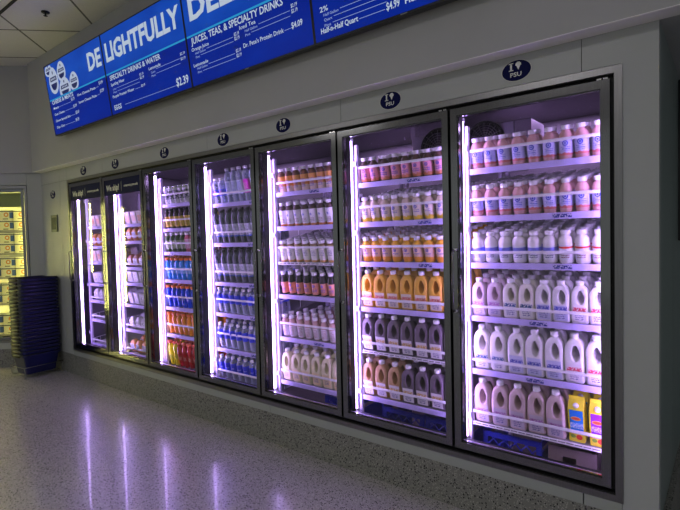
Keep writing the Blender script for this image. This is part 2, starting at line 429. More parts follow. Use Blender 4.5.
# ------------------------------------------------------------------ products
def boxl(h0, h1, n=10): return None
def bottle_proto(name, R, H, body, cap, label=None, lz=(.03, .10), neck=.46, capr=.66, sh=.64, square=False, waist=0, top=None, topz=None):
    """round bottle: body, cap, printed sleeve. neck/capr relative to R, sh = shoulder start as a fraction of H"""
    e = thing(name, '', 'bottle')
    hc = .022; hn = H-hc; zs = sh*H
    b = MB(); b.smooth = True
    pr = [(R*.80, 0), (R*.97, .004), (R, .012)]
    if waist: pr += [(R, zs*.35), (R*(1-waist), zs*.5), (R, zs*.65)]
    pr += [(R, zs), (R*.97, zs+(hn-zs)*.22), (R*.84, zs+(hn-zs)*.5), (R*.62, zs+(hn-zs)*.78), (R*neck, hn-.004), (R*neck, hn+.004)]
    b.lathe(pr, 14); bo = b.build('body', body, e)
    c = MB(); c.smooth = True; c.lathe([(R*capr*.97, hn), (R*capr, hn+.002), (R*capr, H-.003), (R*capr*.9, H)], 12); c.build('cap', cap, e)
    if label:
        l = MB(); l.smooth = True; rr = R+.0009; l.lathe([(rr, lz[0]), (rr, lz[1])], 14, caps=False); l.build('printed_sleeve', label, e)
    if top:
        pass
    return e
def sqsec(hw, hd, z, r=.35, n=4, cx=0):
    """rounded rectangle section"""
    rr = min(hw, hd)*r; pts = []
    for qx, qy, a0 in ((1, -1, -math.pi/2), (1, 1, 0), (-1, 1, math.pi/2), (-1, -1, math.pi)):
        for k in range(n):
            a = a0+math.pi/2*k/(n-1); pts.append((cx+qx*(hw-rr)+rr*math.cos(a), qy*(hd-rr)+rr*math.sin(a), z))
    return pts
def jug_mesh(Wd, H):
    hw = Wd/2; hd = hw*1.02; hb = H-.020
    secs = [sqsec(hw*.90, hd*.90, 0), sqsec(hw*.99, hd*.99, .006), sqsec(hw, hd, .014), sqsec(hw, hd, H*.44), sqsec(hw*.99, hd*.97, H*.50), sqsec(hw*.985, hd*.80, H*.58), sqsec(hw*.97, hd*.70, H*.68),
            sqsec(hw*.88, hd*.62, H*.76), sqsec(hw*.66, hd*.54, H*.835), sqsec(hw*.44, hd*.42, H*.88, .8), sqsec(.0165, .0165, H*.895, 1.0), sqsec(.0165, .0165, hb+.003, 1.0)]
    mb = MB(); mb.loft(secs); me = mb.mesh('jug_body')
    o = link('tmp', me)
    cut = MB(); n = 16; ring_ = []
    for yy in (-.08, .08):
        q = []
        for j in range(n):
            a = 2*math.pi*j/n; px = hw*.43*math.cos(a); pz = H*.165*math.sin(a)
            px *= 1-.30*math.sin(a)*(1 if math.sin(a) > 0 else .2)
            q.append((hw*.16+px-.06*pz, yy, H*.625+pz))
        ring_.append(q)
    cut.loft(ring_[::-1]); co = link('tmpc', cut.mesh('c'))
    md = o.modifiers.new('b', 'BOOLEAN'); md.operation = 'DIFFERENCE'; md.object = co; md.solver = 'EXACT'
    bv = o.modifiers.new('v', 'BEVEL'); bv.width = .004; bv.segments = 2; bv.limit_method = 'ANGLE'; bv.angle_limit = math.radians(50)
    dg = bpy.context.evaluated_depsgraph_get(); dg.update()
    out = D.meshes.new_from_object(o.evaluated_get(dg)); out.name = 'jug_body'
    D.objects.remove(o); D.objects.remove(co)
    out.polygons.foreach_set('use_smooth', [True]*len(out.polygons)); out.update()
    try: out.set_sharp_from_angle(angle=math.radians(45))
    except Exception: pass
    return out
JUGS = {}
def jug_proto(name, Wd, H, body, cap, label):
    if (Wd, H) not in JUGS: JUGS[(Wd, H)] = jug_mesh(Wd, H)
    e = thing(name, '', 'jug')
    me = JUGS[(Wd, H)].copy(); me.materials.clear(); me.materials.append(body); link('body', me, e)
    c = MB(); c.smooth = True; c.lathe([(.0185, H-.021), (.019, H-.019), (.019, H-.003), (.017, H)], 12); c.build('cap', cap, e)
    hw = Wd/2; l = MB(); l.box((-hw*.72, -hw*1.02-.0012, .012), (hw*.78, -hw*1.02+.0006, H*.43)); l.build('printed_label', label, e)
    return e
def milky(name, col):
    m = mat(name, col, .38); b = m.node_tree.nodes['Principled BSDF']
    b.inputs['Subsurface Weight'].default_value = 0.0
    return m
BLUE = (.02, .04, .55); RED = (.75, .04, .05); LIL = (.62, .60, .92)
L_straw = label_mat('strawberry_sleeve', (.62, .60, .93), BLUE, emblem=BLUE, ez=.084, er=.0135, lines=(.045, .068), low=.045, low_col=(.75, .20, .20))
L_milkb = label_mat('milk_blue_sleeve', (.86, .86, .90), (.05, .05, .2), emblem=None, lines=(.03, .05), band=(.052, .086), band_col=(.22, .24, .80), broken=False)
L_milkr = label_mat('milk_red_sleeve', (.86, .86, .90), (.3, .05, .1), emblem=None, lines=(.03, .05), band=(.080, .090), band_col=(.8, .05, .05))
def jl(name, base, top, ink=(.1, .1, .3)):
    return label_mat(name, base, ink, emblem=None, lines=(.018, .064), band=(.066, .086), band_col=top, tx=150, broken=True)
L_jgreen = jl('jug_label_green', (.80, .80, .78), (.06, .12, .30)); L_jblue = jl('jug_label_blue', (.62, .62, .88), (.10, .10, .55))
L_jred = jl('jug_label_red', (.86, .80, .84), (.75, .08, .15)); L_jchoc = jl('jug_label_chocolate', (.58, .50, .60), (.35, .12, .35))
L_jor = jl('jug_label_orange', (.86, .74, .62), (.75, .15, .12)); L_jtea = jl('jug_label_tea', (.78, .74, .78), (.65, .40, .10))
P = {}
def proto(key, fn, *a, **k): P[key] = fn(*a, **k)
proto('straw', bottle_proto, 'milk_bottle', .0325, .172, milky('strawberry_milk', (.76, .42, .40)), CAP_W, L_straw, (.024, .105))
proto('milkb', bottle_proto, 'milk_bottle', .0350, .170, milky('white_milk', (.88, .84, .82)), CAP_W, L_milkb, (.020, .095))
proto('milkr', bottle_proto, 'milk_bottle', .0350, .170, milky('white_milk', (.88, .84, .82)), CAP_W, L_milkr, (.020, .100))
for k, c, l in (('j4pink', (.66, .52, .58), L_jchoc), ('j4cream', (.80, .76, .66), L_jgreen), ('j4blue', (.86, .82, .84), L_jblue), ('j4red', (.88, .84, .85), L_jred)):
    proto(k, jug_proto, 'milk_jug', .0825, .212, milky('milk_'+k, c), CAP_W, l)
for k, c, l in (('j5green', (.84, .81, .76), L_jgreen), ('j5blue', (.88, .84, .86), L_jblue), ('j5red', (.88, .85, .85), L_jred), ('j6choc', (.62, .47, .46), L_jchoc)):
    proto(k, jug_proto, 'milk_jug', .0930, .248, milky('milk_'+k, c), CAP_W, l)
L_pink = label_mat('pink_sleeve', (.85, .35, .45), BLUE, emblem=BLUE, ez=.078, er=.011, lines=(.04, .06), low=.04, low_col=(.75, .25, .12))
L_yel = label_mat('yellow_sleeve', (.84, .72, .62), BLUE, emblem=BLUE, ez=.085, er=.011, lines=(.05, .068), low=.040, low_col=(.90, .62, .04))
L_oj = label_mat('peach_sleeve', (.86, .58, .46), BLUE, emblem=BLUE, ez=.078, er=.011, lines=(.048, .062), low=.045, low_col=(.92, .38, .03))
proto('choc', bottle_proto, 'milk_bottle', .0305, .165, milky('chocolate_milk', (.10, .045, .03)), CAP_W, L_pink, (.012, .100), sh=.62)
proto('vanil', bottle_proto, 'milk_bottle', .0305, .165, milky('vanilla_milk', (.66, .54, .40)), CAP_W, L_yel, (.008, .102))
proto('oj', bottle_proto, 'juice_bottle', .0305, .160, milky('orange_juice', (.88, .46, .02)), CAP_W, L_oj, (.008, .090))
proto('jor', jug_proto, 'juice_jug', .0940, .240, milky('orange_juice_jug', (.86, .47, .06)), CAP_W, L_jor)
proto('jdark', jug_proto, 'tea_jug', .0940, .240, milky('dark_tea', (.15, .115, .145)), CAP_W, L_jtea)
proto('jtan', jug_proto, 'tea_jug', .0940, .240, milky('tan_tea', (.50, .30, .14)), CAP_W, L_jtea)
proto('jlem', jug_proto, 'lemonade_jug', .0940, .240, milky('lemonade', (.74, .68, .44)), CAP_W, label_mat('lemon_label', (.80, .64, .36), (.1, .1, .3), emblem=BLUE, ez=.08, er=.009, lines=(.03, .065)))
L_or3 = label_mat('orange_carton_sleeve', (.85, .38, .10), BLUE, emblem=None, lines=(.03, .09), low=.055, low_col=(.86, .66, .60))
L_w3 = label_mat('white_sleeve', (.84, .80, .86), (.3, .15, .1), emblem=BLUE, ez=.085, er=.008, lines=(.03, .06), low=.030, low_col=(.7, .25, .06))
L_c3 = label_mat('cream_sleeve', (.82, .80, .72), (.12, .1, .3), emblem=None, lines=(.05, .09), low=.030, low_col=(.65, .35, .10))
L_b3 = label_mat('coral_sleeve', (.86, .36, .26), BLUE, emblem=(.1, .12, .7), ez=.075, er=.011, lines=(.03, .055))
L_t3 = label_mat('pale_sleeve', (.80, .74, .80), (.35, .12, .12), emblem=None, lines=(.02, .085))
proto('cof', bottle_proto, 'coffee_bottle', .031, .178, milky('coffee_drink', (.16, .065, .04)), CAP_W, L_or3, (.006, .120), sh=.70)
proto('cof2', bottle_proto, 'coffee_bottle', .031, .178, milky('dark_coffee', (.07, .035, .03)), CAP_W, L_w3, (.006, .122), sh=.70)
proto('cof3', bottle_proto, 'coffee_bottle', .031, .160, milky('pale_coffee', (.38, .26, .12)), CAP_W, L_c3, (.006, .105), capr=.82, sh=.68)
proto('cola', bottle_proto, 'cold_brew_bottle', .030, .172, milky('cold_brew', (.02, .012, .015)), CAP_W, L_b3, (.010, .095), sh=.55)
proto('shake', bottle_proto, 'shake_bottle', .031, .165, milky('brown_shake', (.58, .36, .32)), CAP_W, L_t3, (.008, .090), sh=.58)
BL = label_mat('water_label_blue', (.04, .06, .70), (.7, .7, .9), emblem=None, lines=(.11, .12))
TL = label_mat('tall_label', (.70, .72, .86), (.05, .1, .5), emblem=None, lines=(.03, .12), low=.045, low_col=(.25, .35, .75))
proto('water', bottle_proto, 'water_bottle', .0325, .215, CLEAR, CAP_W, BL, (.085, .160), sh=.72, neck=.40, capr=.5)
proto('short', bottle_proto, 'water_bottle', .036, .215, CLEAR, CAP_W, label_mat('blue_orange_label', (.10, .12, .72), (.9, .35, .05), emblem=(.9, .35, .05), ez=.09, er=.008, lines=(.07, .115)), (.065, .12), sh=.72, neck=.4, capr=.55)
proto('tall', bottle_proto, 'tall_water_bottle', .032, .285, CLEAR, CAP_W, label_mat('pale_blue_label', (.66, .70, .90), (.05, .1, .6), emblem=None, lines=(.08, .17)), (.07, .18), sh=.70, neck=.4, capr=.5)
proto('tallp', bottle_proto, 'tall_water_bottle', .032, .285, CLEAR, CAP_W, label_mat('magenta_label', (.80, .06, .55), (.9, .8, .9), emblem=None, lines=(.10, .15)), (.07, .18), sh=.70, neck=.4, capr=.5)
proto('seltz', bottle_proto, 'sparkling_water_bottle', .0325, .275, CLEARD, CAP_B, label_mat('silver_label', (.60, .60, .72), (.02, .02, .05), emblem=None, lines=(.05, .15), tx=120, low=.075, low_col=(.10, .16, .6)), (.055, .16), sh=.68, neck=.42, capr=.5)
proto('can', bottle_proto, 'slim_can', .0305, .168, milky('can_white', (.80, .78, .84)), mat('can_top', (.7, .7, .72), .25, 1), label_mat('can_print', (.82, .80, .86), (.05, .05, .08), emblem=None, lines=(.02, .04), tx=90, band=(.045, .125), band_col=(.03, .03, .06), broken=True), (.01, .146), sh=.90, neck=.8, capr=.82)
proto('ytea', bottle_proto, 'iced_tea_bottle', .0305, .185, milky('black_tea', (.05, .035, .02)), CAP_B, label_mat('yellow_label', (.80, .58, .08), (.02, .02, .02), emblem=None, lines=(.03, .11), tx=110), (.02, .115), sh=.66)
proto('gtea', bottle_proto, 'iced_tea_bottle', .0305, .178, milky('green_tea', (.06, .12, .03)), CAP_W, label_mat('green_label', (.55, .62, .40), (.02, .08, .02), emblem=None, lines=(.03, .11), tx=110), (.03, .11), sh=.66)
proto('ptea', bottle_proto, 'iced_tea_bottle', .0305, .178, milky('pink_tea', (.55, .14, .18)), CAP_W, label_mat('pink_label', (.80, .55, .66), (.5, .05, .1), emblem=None, lines=(.03, .11), tx=110), (.03, .12), sh=.66)
def sport(k, col, cap, lab, H=.205): proto(k, bottle_proto, 'sports_drink_bottle', .033, H, mat('drink_'+k, col, .18, coat=.4), cap, lab, (.06, .115), sh=.66, neck=.55, capr=.74, waist=.06)
sport('spb', (.03, .28, .85), CAP_O, label_mat('sport_label_light', (.35, .60, .90), (.02, .1, .5), emblem=None, lines=(.06, .115)))
sport('spb2', (.01, .08, .75), CAP_O, label_mat('sport_label_blue', (.02, .07, .70), (.6, .7, .9), emblem=None, lines=(.07, .10)))
sport('spo', (.90, .30, .01), CAP_O, label_mat('sport_label_orange', (.90, .40, .05), (.9, .8, .5), emblem=None, lines=(.07, .10)))
sport('spy', (.88, .80, .02), CAP_R, label_mat('sport_label_yellow', (.85, .78, .05), (.1, .3, .05), emblem=None, lines=(.07, .10)), .235)
sport('spr', (.62, .02, .02), CAP_R, label_mat('sport_label_red', (.60, .03, .02), (.9, .7, .6), emblem=None, lines=(.07, .10)), .235)

def carton_proto(face, name):
    e = thing('juice_carton', '', 'carton'); hw = .036; H = .235
    ym = mat('carton_yellow', (.90, .78, .04), .4)
    b = MB(); b.box((-hw, -hw, 0), (hw, hw, H*.74))
    k = len(b.v); b.v += [(-hw,-hw,H*.74),(hw,-hw,H*.74),(hw,hw,H*.74),(-hw,hw,H*.74),(-hw,-.003,H*.92),(hw,-.003,H*.92),(hw,.003,H*.92),(-hw,.003,H*.92)]
    for f in ((0,1,5,4),(1,2,6,5),(2,3,7,6),(3,0,4,7)): b.face(tuple(k+i for i in f))
    b.box((-hw, -.003, H*.92), (hw, .003, H)); b.build('body', ym, e)
    m = mat(name, face, .4); n = N(m); x, y, z = n.sep(n.obj())
    def ell(cx, cz, ax, az):
        return n.math('LESS_THAN', n.math('ADD', n.math('POWER', n.math('DIVIDE', n.math('SUBTRACT', x, cx), ax), 2.0), n.math('POWER', n.math('DIVIDE', n.math('SUBTRACT', z, cz), az), 2.0)), 1.0)
    c = n.mix(ell(0, .128, .024, .011), face, (.90, .45, .05)); c = n.mix(ell(0, .128, .019, .007), c, (.80, .08, .05))
    t = n.math('GREATER_THAN', n.noise(n.comb(n.math('MULTIPLY', x, 160), 0.0, n.math('MULTIPLY', z, 200)), 1.2, 1), .52)
    c = n.mix(n.math('MULTIPLY', t, n.band(z, .075, .105)), c, (.85, .88, .9))
    c = n.mix(n.math('LESS_THAN', z, .045), c, (.86, .74, .06)); c = n.mix(ell(.012, .028, .015, .014), c, (.75, .05, .03)); c = n.mix(ell(-.016, .03, .012, .01), c, (.25, .4, .05))
    n.put(n.bsdf().inputs['Base Color'], c)
    f = MB(); f.box((-hw*.80, -hw-.0012, .006), (hw*.92, -hw+.0006, H*.735)); f.build('printed_panel', m, e)
    cp = MB(); cp.smooth = True; cp.mats = [CAP_W]; cp.lathe([(.0135, 0), (.0135, .009), (.012, .012)], 12); c2 = cp.build('cap', CAP_W, e); c2.location = (0, -hw*.58, H*.81); c2.rotation_euler[0] = math.radians(45)
    return e
P['cartb'] = carton_proto((.02, .25, .80), 'carton_blue_print'); P['cartp'] = carton_proto((.30, .03, .60), 'carton_purple_print')

def pack_proto(name, cat, w, d, h, body, lab, lump=False):
    e = thing(name, '', cat); b = MB(); b.smooth = True
    if lump:
        secs = []
        for z, k in ((0, .80), (h*.2, 1), (h*.6, 1.0), (h*.85, .80), (h, .45)): secs.append([(q[0]*(1+.07*math.sin(7*q[0]/w+z*80)), q[1], z+(.006*math.sin(60*q[0]) if 0 < z else 0)) for q in sqsec(w/2*k, d/2*k, z, .6, 5)])
        b.loft(secs)
    else: b.smooth = False; b.box((-w/2, -d/2, 0), (w/2, d/2, h), .005)
    b.build('packet', body, e)
    l = MB(); l.box((-w*.33, -d/2-.001, h*.22), (w*.33, -d/2+(.0005 if not lump else .01), h*.72)); l.build('printed_label', lab, e)
    return e
LP = label_mat('pack_label', (.80, .78, .88), (.08, .08, .5), emblem=None, lines=(.0, .1), tx=110)
LPo = label_mat('pack_label_orange', (.85, .40, .16), (.9, .85, .9), emblem=None, lines=(.0, .1), tx=90)
LPw = label_mat('pack_label_white', (.88, .86, .90), (.1, .08, .12), emblem=None, lines=(.01, .08), tx=60)
P['ched'] = pack_proto('cheese_pack', 'cheese', .092, .07, .125, mat('cheddar_wrap', (.86, .74, .74), .3), LPo)
P['chorg'] = pack_proto('cheese_bag', 'cheese', .105, .07, .13, mat('orange_cheese', (.85, .36, .10), .3), LP, True)
P['ham'] = pack_proto('meat_pack', 'meat', .11, .07, .12, mat('brown_meat', (.42, .18, .10), .3), LPw, True)
P['white'] = pack_proto('cheese_tub', 'cheese', .095, .07, .115, mat('white_pack', (.80, .76, .84), .3), LPw)
P['white2'] = pack_proto('cheese_bag', 'cheese', .105, .07, .12, mat('white_bag', (.74, .68, .78), .25), LPw, True)

first_used = set()
def place(key, x, y, z, tilt=True, rz=0):
    p = P[key]
    if key in first_used: o = copy_tree(p)
    else: o = p; first_used.add(key)
    o.location = (x, y, z); o.rotation_euler = (math.atan(SLOPE) if tilt else 0, 0, rz)
    return o
CATS = {'bottle': 'bottle', 'jug': 'jug'}
COUNTNAMES = []
def ordinal_from(n, total):
    if n <= (total+1)//2: return NUM[n]+' from left' if n > 1 else 'leftmost'
    m = total-n+1
    return NUM[m]+' from right' if m > 1 else 'rightmost'
ROW = ['', 'front row', 'second row', 'third row', 'fourth row', 'fifth row', 'sixth row', 'seventh row']
SH = {6: ['top shelf', 'second shelf', 'third shelf', 'fourth shelf', 'fifth shelf', 'bottom shelf'], 7: ['top shelf', 'second shelf', 'third shelf', 'fourth shelf', 'fifth shelf', 'sixth shelf', 'bottom shelf']}
def fill(d, s, cols, pitch, depth, x0=.062, rowp=None, y0=None, looks=None, capped=None, skew=0):
    """cols: proto key per column; looks: key -> short description"""
    z = RAILS[d][s]+Z0-.012; n = len(cols); rowp = rowp or pitch
    y0 = y0 or .178+.018+pitch/2
    for r in range(depth):
        for i, key in enumerate(cols):
            if capped and (i, r) in capped: continue
            x = -d*W+x0+i*pitch+random.uniform(-.0015, .0015); y = y0+r*rowp+random.uniform(-.003, .003)
            o = place(key, x, y, z+(y-.182)*SLOPE+.0006+ (.004), rz=random.uniform(-.03, .03) if 'jug' in P[key].name or 'carton' in P[key].name else random.uniform(-.12, .12))
            look = looks[key]; sh = SH[len(RAILS[d])][s]
            o['label'] = '%s, %s, %s, %s, %s' % (look, ordinal_from(i+1, n), ROW[r+1], sh, DOOR[d])
            o['group'] = '%ss on the %s behind the %s' % (o.name.split('.')[0].replace('_', ' '), sh, DOOR[d])
G = dict(straw='pink milk bottle', milkb='blue-banded milk bottle', milkr='red-banded milk bottle', j4pink='pinkish milk jug', j4cream='cream-tinted milk jug', j4blue='blue-labelled milk jug', j4red='red-labelled milk jug',
         j5green='dark-labelled milk jug', j5blue='blue-labelled milk jug', j5red='red-labelled milk jug', j6choc='pale chocolate jug', cartb='blue-fronted yellow carton', cartp='purple-fronted yellow carton',
         choc='pink-labelled chocolate bottle', vanil='yellow-labelled cream bottle', oj='orange juice bottle', jor='orange juice jug', jdark='dark tea jug', jtan='tan tea jug', jlem='pale yellow jug',
         cof='brown bottle, orange label', cof2='dark bottle, white label', cof3='flat-capped brown bottle', cola='black bottle, coral label', shake='pale brown bottle',
         water='blue-labelled clear bottle', short='short clear bottle', tall='tall clear bottle', tallp='tall magenta-labelled bottle', seltz='black-capped clear bottle', can='white printed can',
         ytea='yellow-labelled dark bottle', gtea='green-labelled bottle', ptea='pink-labelled bottle', spb='light blue drink', spb2='deep blue drink', spo='orange drink bottle', spy='yellow drink bottle', spr='red drink bottle',
         ched='orange-labelled cheese pack', chorg='orange cheese bag', ham='brown meat pack', white='white cheese tub', white2='whitish bag')
PB = .0775
fill(1, 0, ['straw']*9, PB, 2, looks=G); fill(1, 1, ['straw']*9, PB, 7, looks=G)
fill(1, 2, ['milkb']*6+['milkr']*3, PB, 7, looks=G)
fill(1, 3, ['j4pink']*2+['j4cream']*2+['j4blue']*2+['j4red']*2, .0855, 6, .078, looks=G)
fill(1, 4, ['j5green']*2+['j5blue']*3+['j5red']*2, .0965, 4, .085, looks=G)
fill(1, 5, ['j6choc']*5+['cartb', 'cartp'], .0975, 3, .088, looks=G)
fill(2, 0, ['choc']*9, PB, 2, looks=G); fill(2, 1, ['vanil']*9, PB, 7, looks=G); fill(2, 2, ['oj']*9, PB, 7, looks=G)
fill(2, 3, ['jor']*7, .099, 4, .078, looks=G); fill(2, 4, ['jdark']*7, .099, 3, .078, looks=G); fill(2, 5, ['jtan']*3+['jdark']*4, .099, 3, .078, looks=G)
fill(3, 0, ['cof']*9, PB, 2, looks=G); fill(3, 1, ['cof2']*9, PB, 3, looks=G); fill(3, 2, ['cof3']*9, PB, 5, looks=G)
fill(3, 3, ['cola']*9, PB, 5, looks=G); fill(3, 4, ['shake']*9, PB, 7, looks=G, capped=[(i, r) for i in range(3) for r in range(2+i, 7)]); fill(3, 5, ['jlem']*7, .099, 3, .085, looks=G)
fill(4, 0, ['short']*2+['tall']*3+['tallp']+['tall']*3, PB, 2, looks=G); fill(4, 1, ['seltz']*9, PB, 3, looks=G); fill(4, 2, ['seltz']*9, PB, 4, looks=G)
fill(4, 3, ['water']*9, PB, 3, looks=G); fill(4, 4, ['water']*9, PB, 4, looks=G); fill(4, 5, ['water']*9, PB, 3, looks=G)
fill(5, 0, ['can']*9, PB, 2, looks=G); fill(5, 1, ['ytea']*9, PB, 2, looks=G); fill(5, 2, ['gtea']*4+['ptea']*5, PB, 3, looks=G)
fill(5, 3, ['spb']*9, PB, 3, looks=G); fill(5, 4, ['spb2']*9, PB, 3, looks=G); fill(5, 5, ['spo']*9, PB, 3, looks=G); fill(5, 6, ['spy']*2+['spr']*7, PB, 5, looks=G)
for d in (6, 7):
    for s, k in enumerate((['ched', 'chorg', 'ham', 'white', 'white', 'white2', 'chorg'] if d == 6 else ['ched', 'chorg', 'ched', 'white', 'white2', 'white', 'white'])):
        if d == 7 and s in (5, 6): continue
        fill(d, s, [k]*6, .115, 2, .095, looks=G)

# ------------------------------------------------------------------ crates and box under the shelves
def crate(x0, x1, y0, z1, col, label, group):
    e = thing('milk_crate', label, 'crate', ((x0+x1)/2, y0, .004), group); w = (x1-x0)/2; H = z1-.004; m = mat('crate_'+label[:9], col, .4); dpt = .33
    b = MB()
    for zz in (0, H-.03): 
        b.box((-w, 0, zz), (w, .012, zz+.03)); b.box((-w, dpt-.012, zz), (w, dpt, zz+.03)); b.box((-w, .012, zz), (-w+.012, dpt-.012, zz+.03)); b.box((w-.012, .012, zz), (w, dpt-.012, zz+.03))
    for xx in (-w, w-.03): b.box((xx, 0, .03), (xx+.03, .012, H-.03)); b.box((xx, dpt-.012, .03), (xx+.03, dpt, H-.03))
    b.box((-w+.012, .012, 0), (w-.012, dpt-.012, .008)); b.build('frame', m, e)
    g = MB(); nn = 7; x0_, x1_, z0_, z1_ = -w+.03, w-.03, .03, H-.03; hh = z1_-z0_
    st = .062
    for k in range(-8, 16):
        for sgn in (1, -1):
            a = x0_+k*st; b_ = a+sgn*hh
            xa, za, xb, zb_ = a, z0_, b_, z1_
            def cl(xa, za, xb, zb_):
                ts = [0, 1]
                dx = xb-xa
                t0, t1 = 0, 1
                for lim in (x0_, x1_):
                    pass
                if dx > 0: t0 = max(0, (x0_-xa)/dx); t1 = min(1, (x1_-xa)/dx)
                else: t0 = max(0, (x1_-xa)/dx); t1 = min(1, (x0_-xa)/dx)
                return t0, t1
            t0, t1 = cl(xa, za, xb, zb_)
            if t1-t0 < .05: continue
            pa = (xa+(xb-xa)*t0, .006+.001*sgn, za+(zb_-za)*t0); pb = (xa+(xb-xa)*t1, .006+.001*sgn, za+(zb_-za)*t1)
            g.tube([pa, pb], .0042, 5)
    g.build('lattice', m, e)
    s = MB()
    for xx in (-w+.004, w-.010): s.box((xx, .03, .03), (xx+.006, dpt-.03, H-.06))
    s.build('side', m, e)
    return e
crate(-.715, -.385, .27, .352, (.035, .05, .55), 'bright blue milk crate under the bottom shelf of the rightmost door', 'milk crates under the shelves')
crate(-1.41, -1.10, .27, .352, (.02, .028, .25), 'dark blue milk crate under the shelves of the second door from right, left one', 'milk crates under the shelves')
crate(-1.09, -.80, .27, .352, (.02, .028, .25), 'dark blue milk crate under the shelves of the second door from right, right one', 'milk crates under the shelves')
crate(-1.92, -1.62, .27, .335, (.03, .04, .45), 'blue milk crate under the jugs of the third door from right', 'milk crates under the shelves')
e = thing('storage_box', 'brown box with a cut hand hole under the bottom shelf, rightmost door', 'box', (-.235, .27, .004)); b = MB()
bm_ = mat('brown_box', (.30, .235, .22), .6); w_ = .118; H_ = .352
b.box((-w_, 0, 0), (-.045, .006, H_)); b.box((.02, 0, 0), (w_, .006, H_)); b.box((-.045, 0, 0), (.02, .006, .235)); b.box((-.045, 0, .305), (.02, .006, H_))
b.box((-w_, .006, 0), (-w_+.006, .3, H_)); b.box((w_-.006, .006, 0), (w_, .3, H_)); b.box((-w_, .3, 0), (w_, .306, H_)); b.build('carton_body', bm_, e)
b = MB(); b.box((-w_+.006, .10, .2), (w_-.006, .3, .21)); b.build('inner_flap', bm_, e)

# ------------------------------------------------------------------ evaporator with fans at the top of the cold room
e = thing('evaporator_unit', 'grey cold-room cooling unit with round black fans hanging at the ceiling', 'cooling unit', (-1.02, .84, 1.93))
b = MB(); b.box((-.46, 0, 0), (.31, .30, .30), .004); b.box((.312, .0, .02), (.42, .28, .30), .004); b.box((-.5, .05, .3), (-.46, .1, .39)); b.build('casing', mat('evaporator_casing', (.46, .43, .48), .4), e)
def fan(x, z, r):
    f = MB(); f.smooth = True
    n = 28
    def circ(rr, y): return [(x+rr*math.cos(2*math.pi*j/n), y, z+rr*math.sin(2*math.pi*j/n)) for j in range(n)]
    f.loft([circ(r, 0.0), circ(r, -.05), circ(r*.93, -.055), circ(r*.88, -.03), circ(r*.88, -.005)], True)
    fo = f.build('fan_housing', mat('fan_black', (.015, .013, .018), .5), e)
    g = MB()
    for k in range(1, 7): 
        rr = r*.88*k/7; g.tube([(x+rr*math.cos(2*math.pi*j/24), -.048, z+rr*math.sin(2*math.pi*j/24)) for j in range(25)], .0014, 4)
    for k in range(8):
        a = k*math.pi/8; c_, s_ = math.cos(a)*r*.9, math.sin(a)*r*.9; g.tube([(x-c_, -.05, z-s_), (x+c_, -.05, z+s_)], .0014, 4)
    g.build('fan_guard', mat('guard_wire', (.40, .37, .42), .4, .5), e)
    bl = MB(); bl.smooth = True
    bl.lathe([(.02, 0), (.02, .02)], 10)
    for k in range(5):
        a = k*2*math.pi/5
        for s in (0,):
            q = []
            for t in (0, 1): 
                aa = a+.55*t; rr0, rr1 = .02, r*.82
                q.append([(rr0*math.cos(aa), rr0*math.sin(aa), .018*t), (rr1*math.cos(aa), rr1*math.sin(aa), .028*t), (rr1*math.cos(aa), rr1*math.sin(aa), .028*t+.002), (rr0*math.cos(aa), rr0*math.sin(aa), .018*t+.002)])
            bl.loft(q)
    o = bl.build('fan_blades', mat('fan_blade', (.05, .045, .05), .4), e); o.location = (x, -.012, z); o.rotation_euler[0] = math.pi/2
fan(.125, .195, .125); fan(-.22, .185, .14)

# ------------------------------------------------------------------ oval stickers
def sticker(x, z, label):
    e = thing('oval_sticker', label, 'sticker', (x, 0, z+Z0), 'oval stickers above the doors'); a, b_ = .073, .052
    def disc(a, b, y0, y1, m, nm):
        q = MB(); n = 40; q.loft([[(a*math.cos(2*math.pi*j/n), y, b*math.sin(2*math.pi*j/n)) for j in range(n)] for y in (y1, y0)]); q.build(nm, m, e)
    disc(a, b_, -.0015, -.0005, GREYV, 'border'); disc(a*.955, b_*.94, -.0022, -.0016, NAVY, 'face')
    items = [(text_mesh('I', h=.036, w=.009, bold=.0), (-.0295, .002)), (text_mesh('PSU', h=.020, w=.054, bold=.02), (-.029, -.028))]
    mb = merge_texts(items, lambda X, Y: (X, -.0026, Y))
    for sx in ((-.036, -.014),):
        for zz in (.001, .034): mb.v += [(sx[0], -.0026, zz), (sx[1], -.0026, zz), (sx[1], -.0026, zz+.005), (sx[0], -.0026, zz+.005)]; k = len(mb.v)-4; mb.face((k, k+1, k+2, k+3))
    mb.build('lettering', VWHITE, e)
    c = MB(); k = 0
    pts = [(.010, .001), (.019, .021), (.024, .024), (.023, .033), (.016, .040), (.006, .041), (-.002, .034), (-.005, .026), (.001, .021)]
    c.v = [(px, -.0026, pz) for px, pz in pts]; c.face(tuple(range(len(pts)))); c.build('cone_emblem', VWHITE, e)
    return e
ST = [(-.41, 1.952), (-1.133, 1.946), (-2.004, 1.943), (-2.656, 1.938), (-3.466, 1.938), (-4.331, 1.938), (-5.016, 1.942)]
for i, (x, z) in enumerate(ST): sticker(x, z, 'oval navy I PSU sticker with ice cream cone above the %s' % DOOR[i+1])
sticker(-5.818, 1.745, 'oval navy PSU sticker alone on the wall left of all the doors')
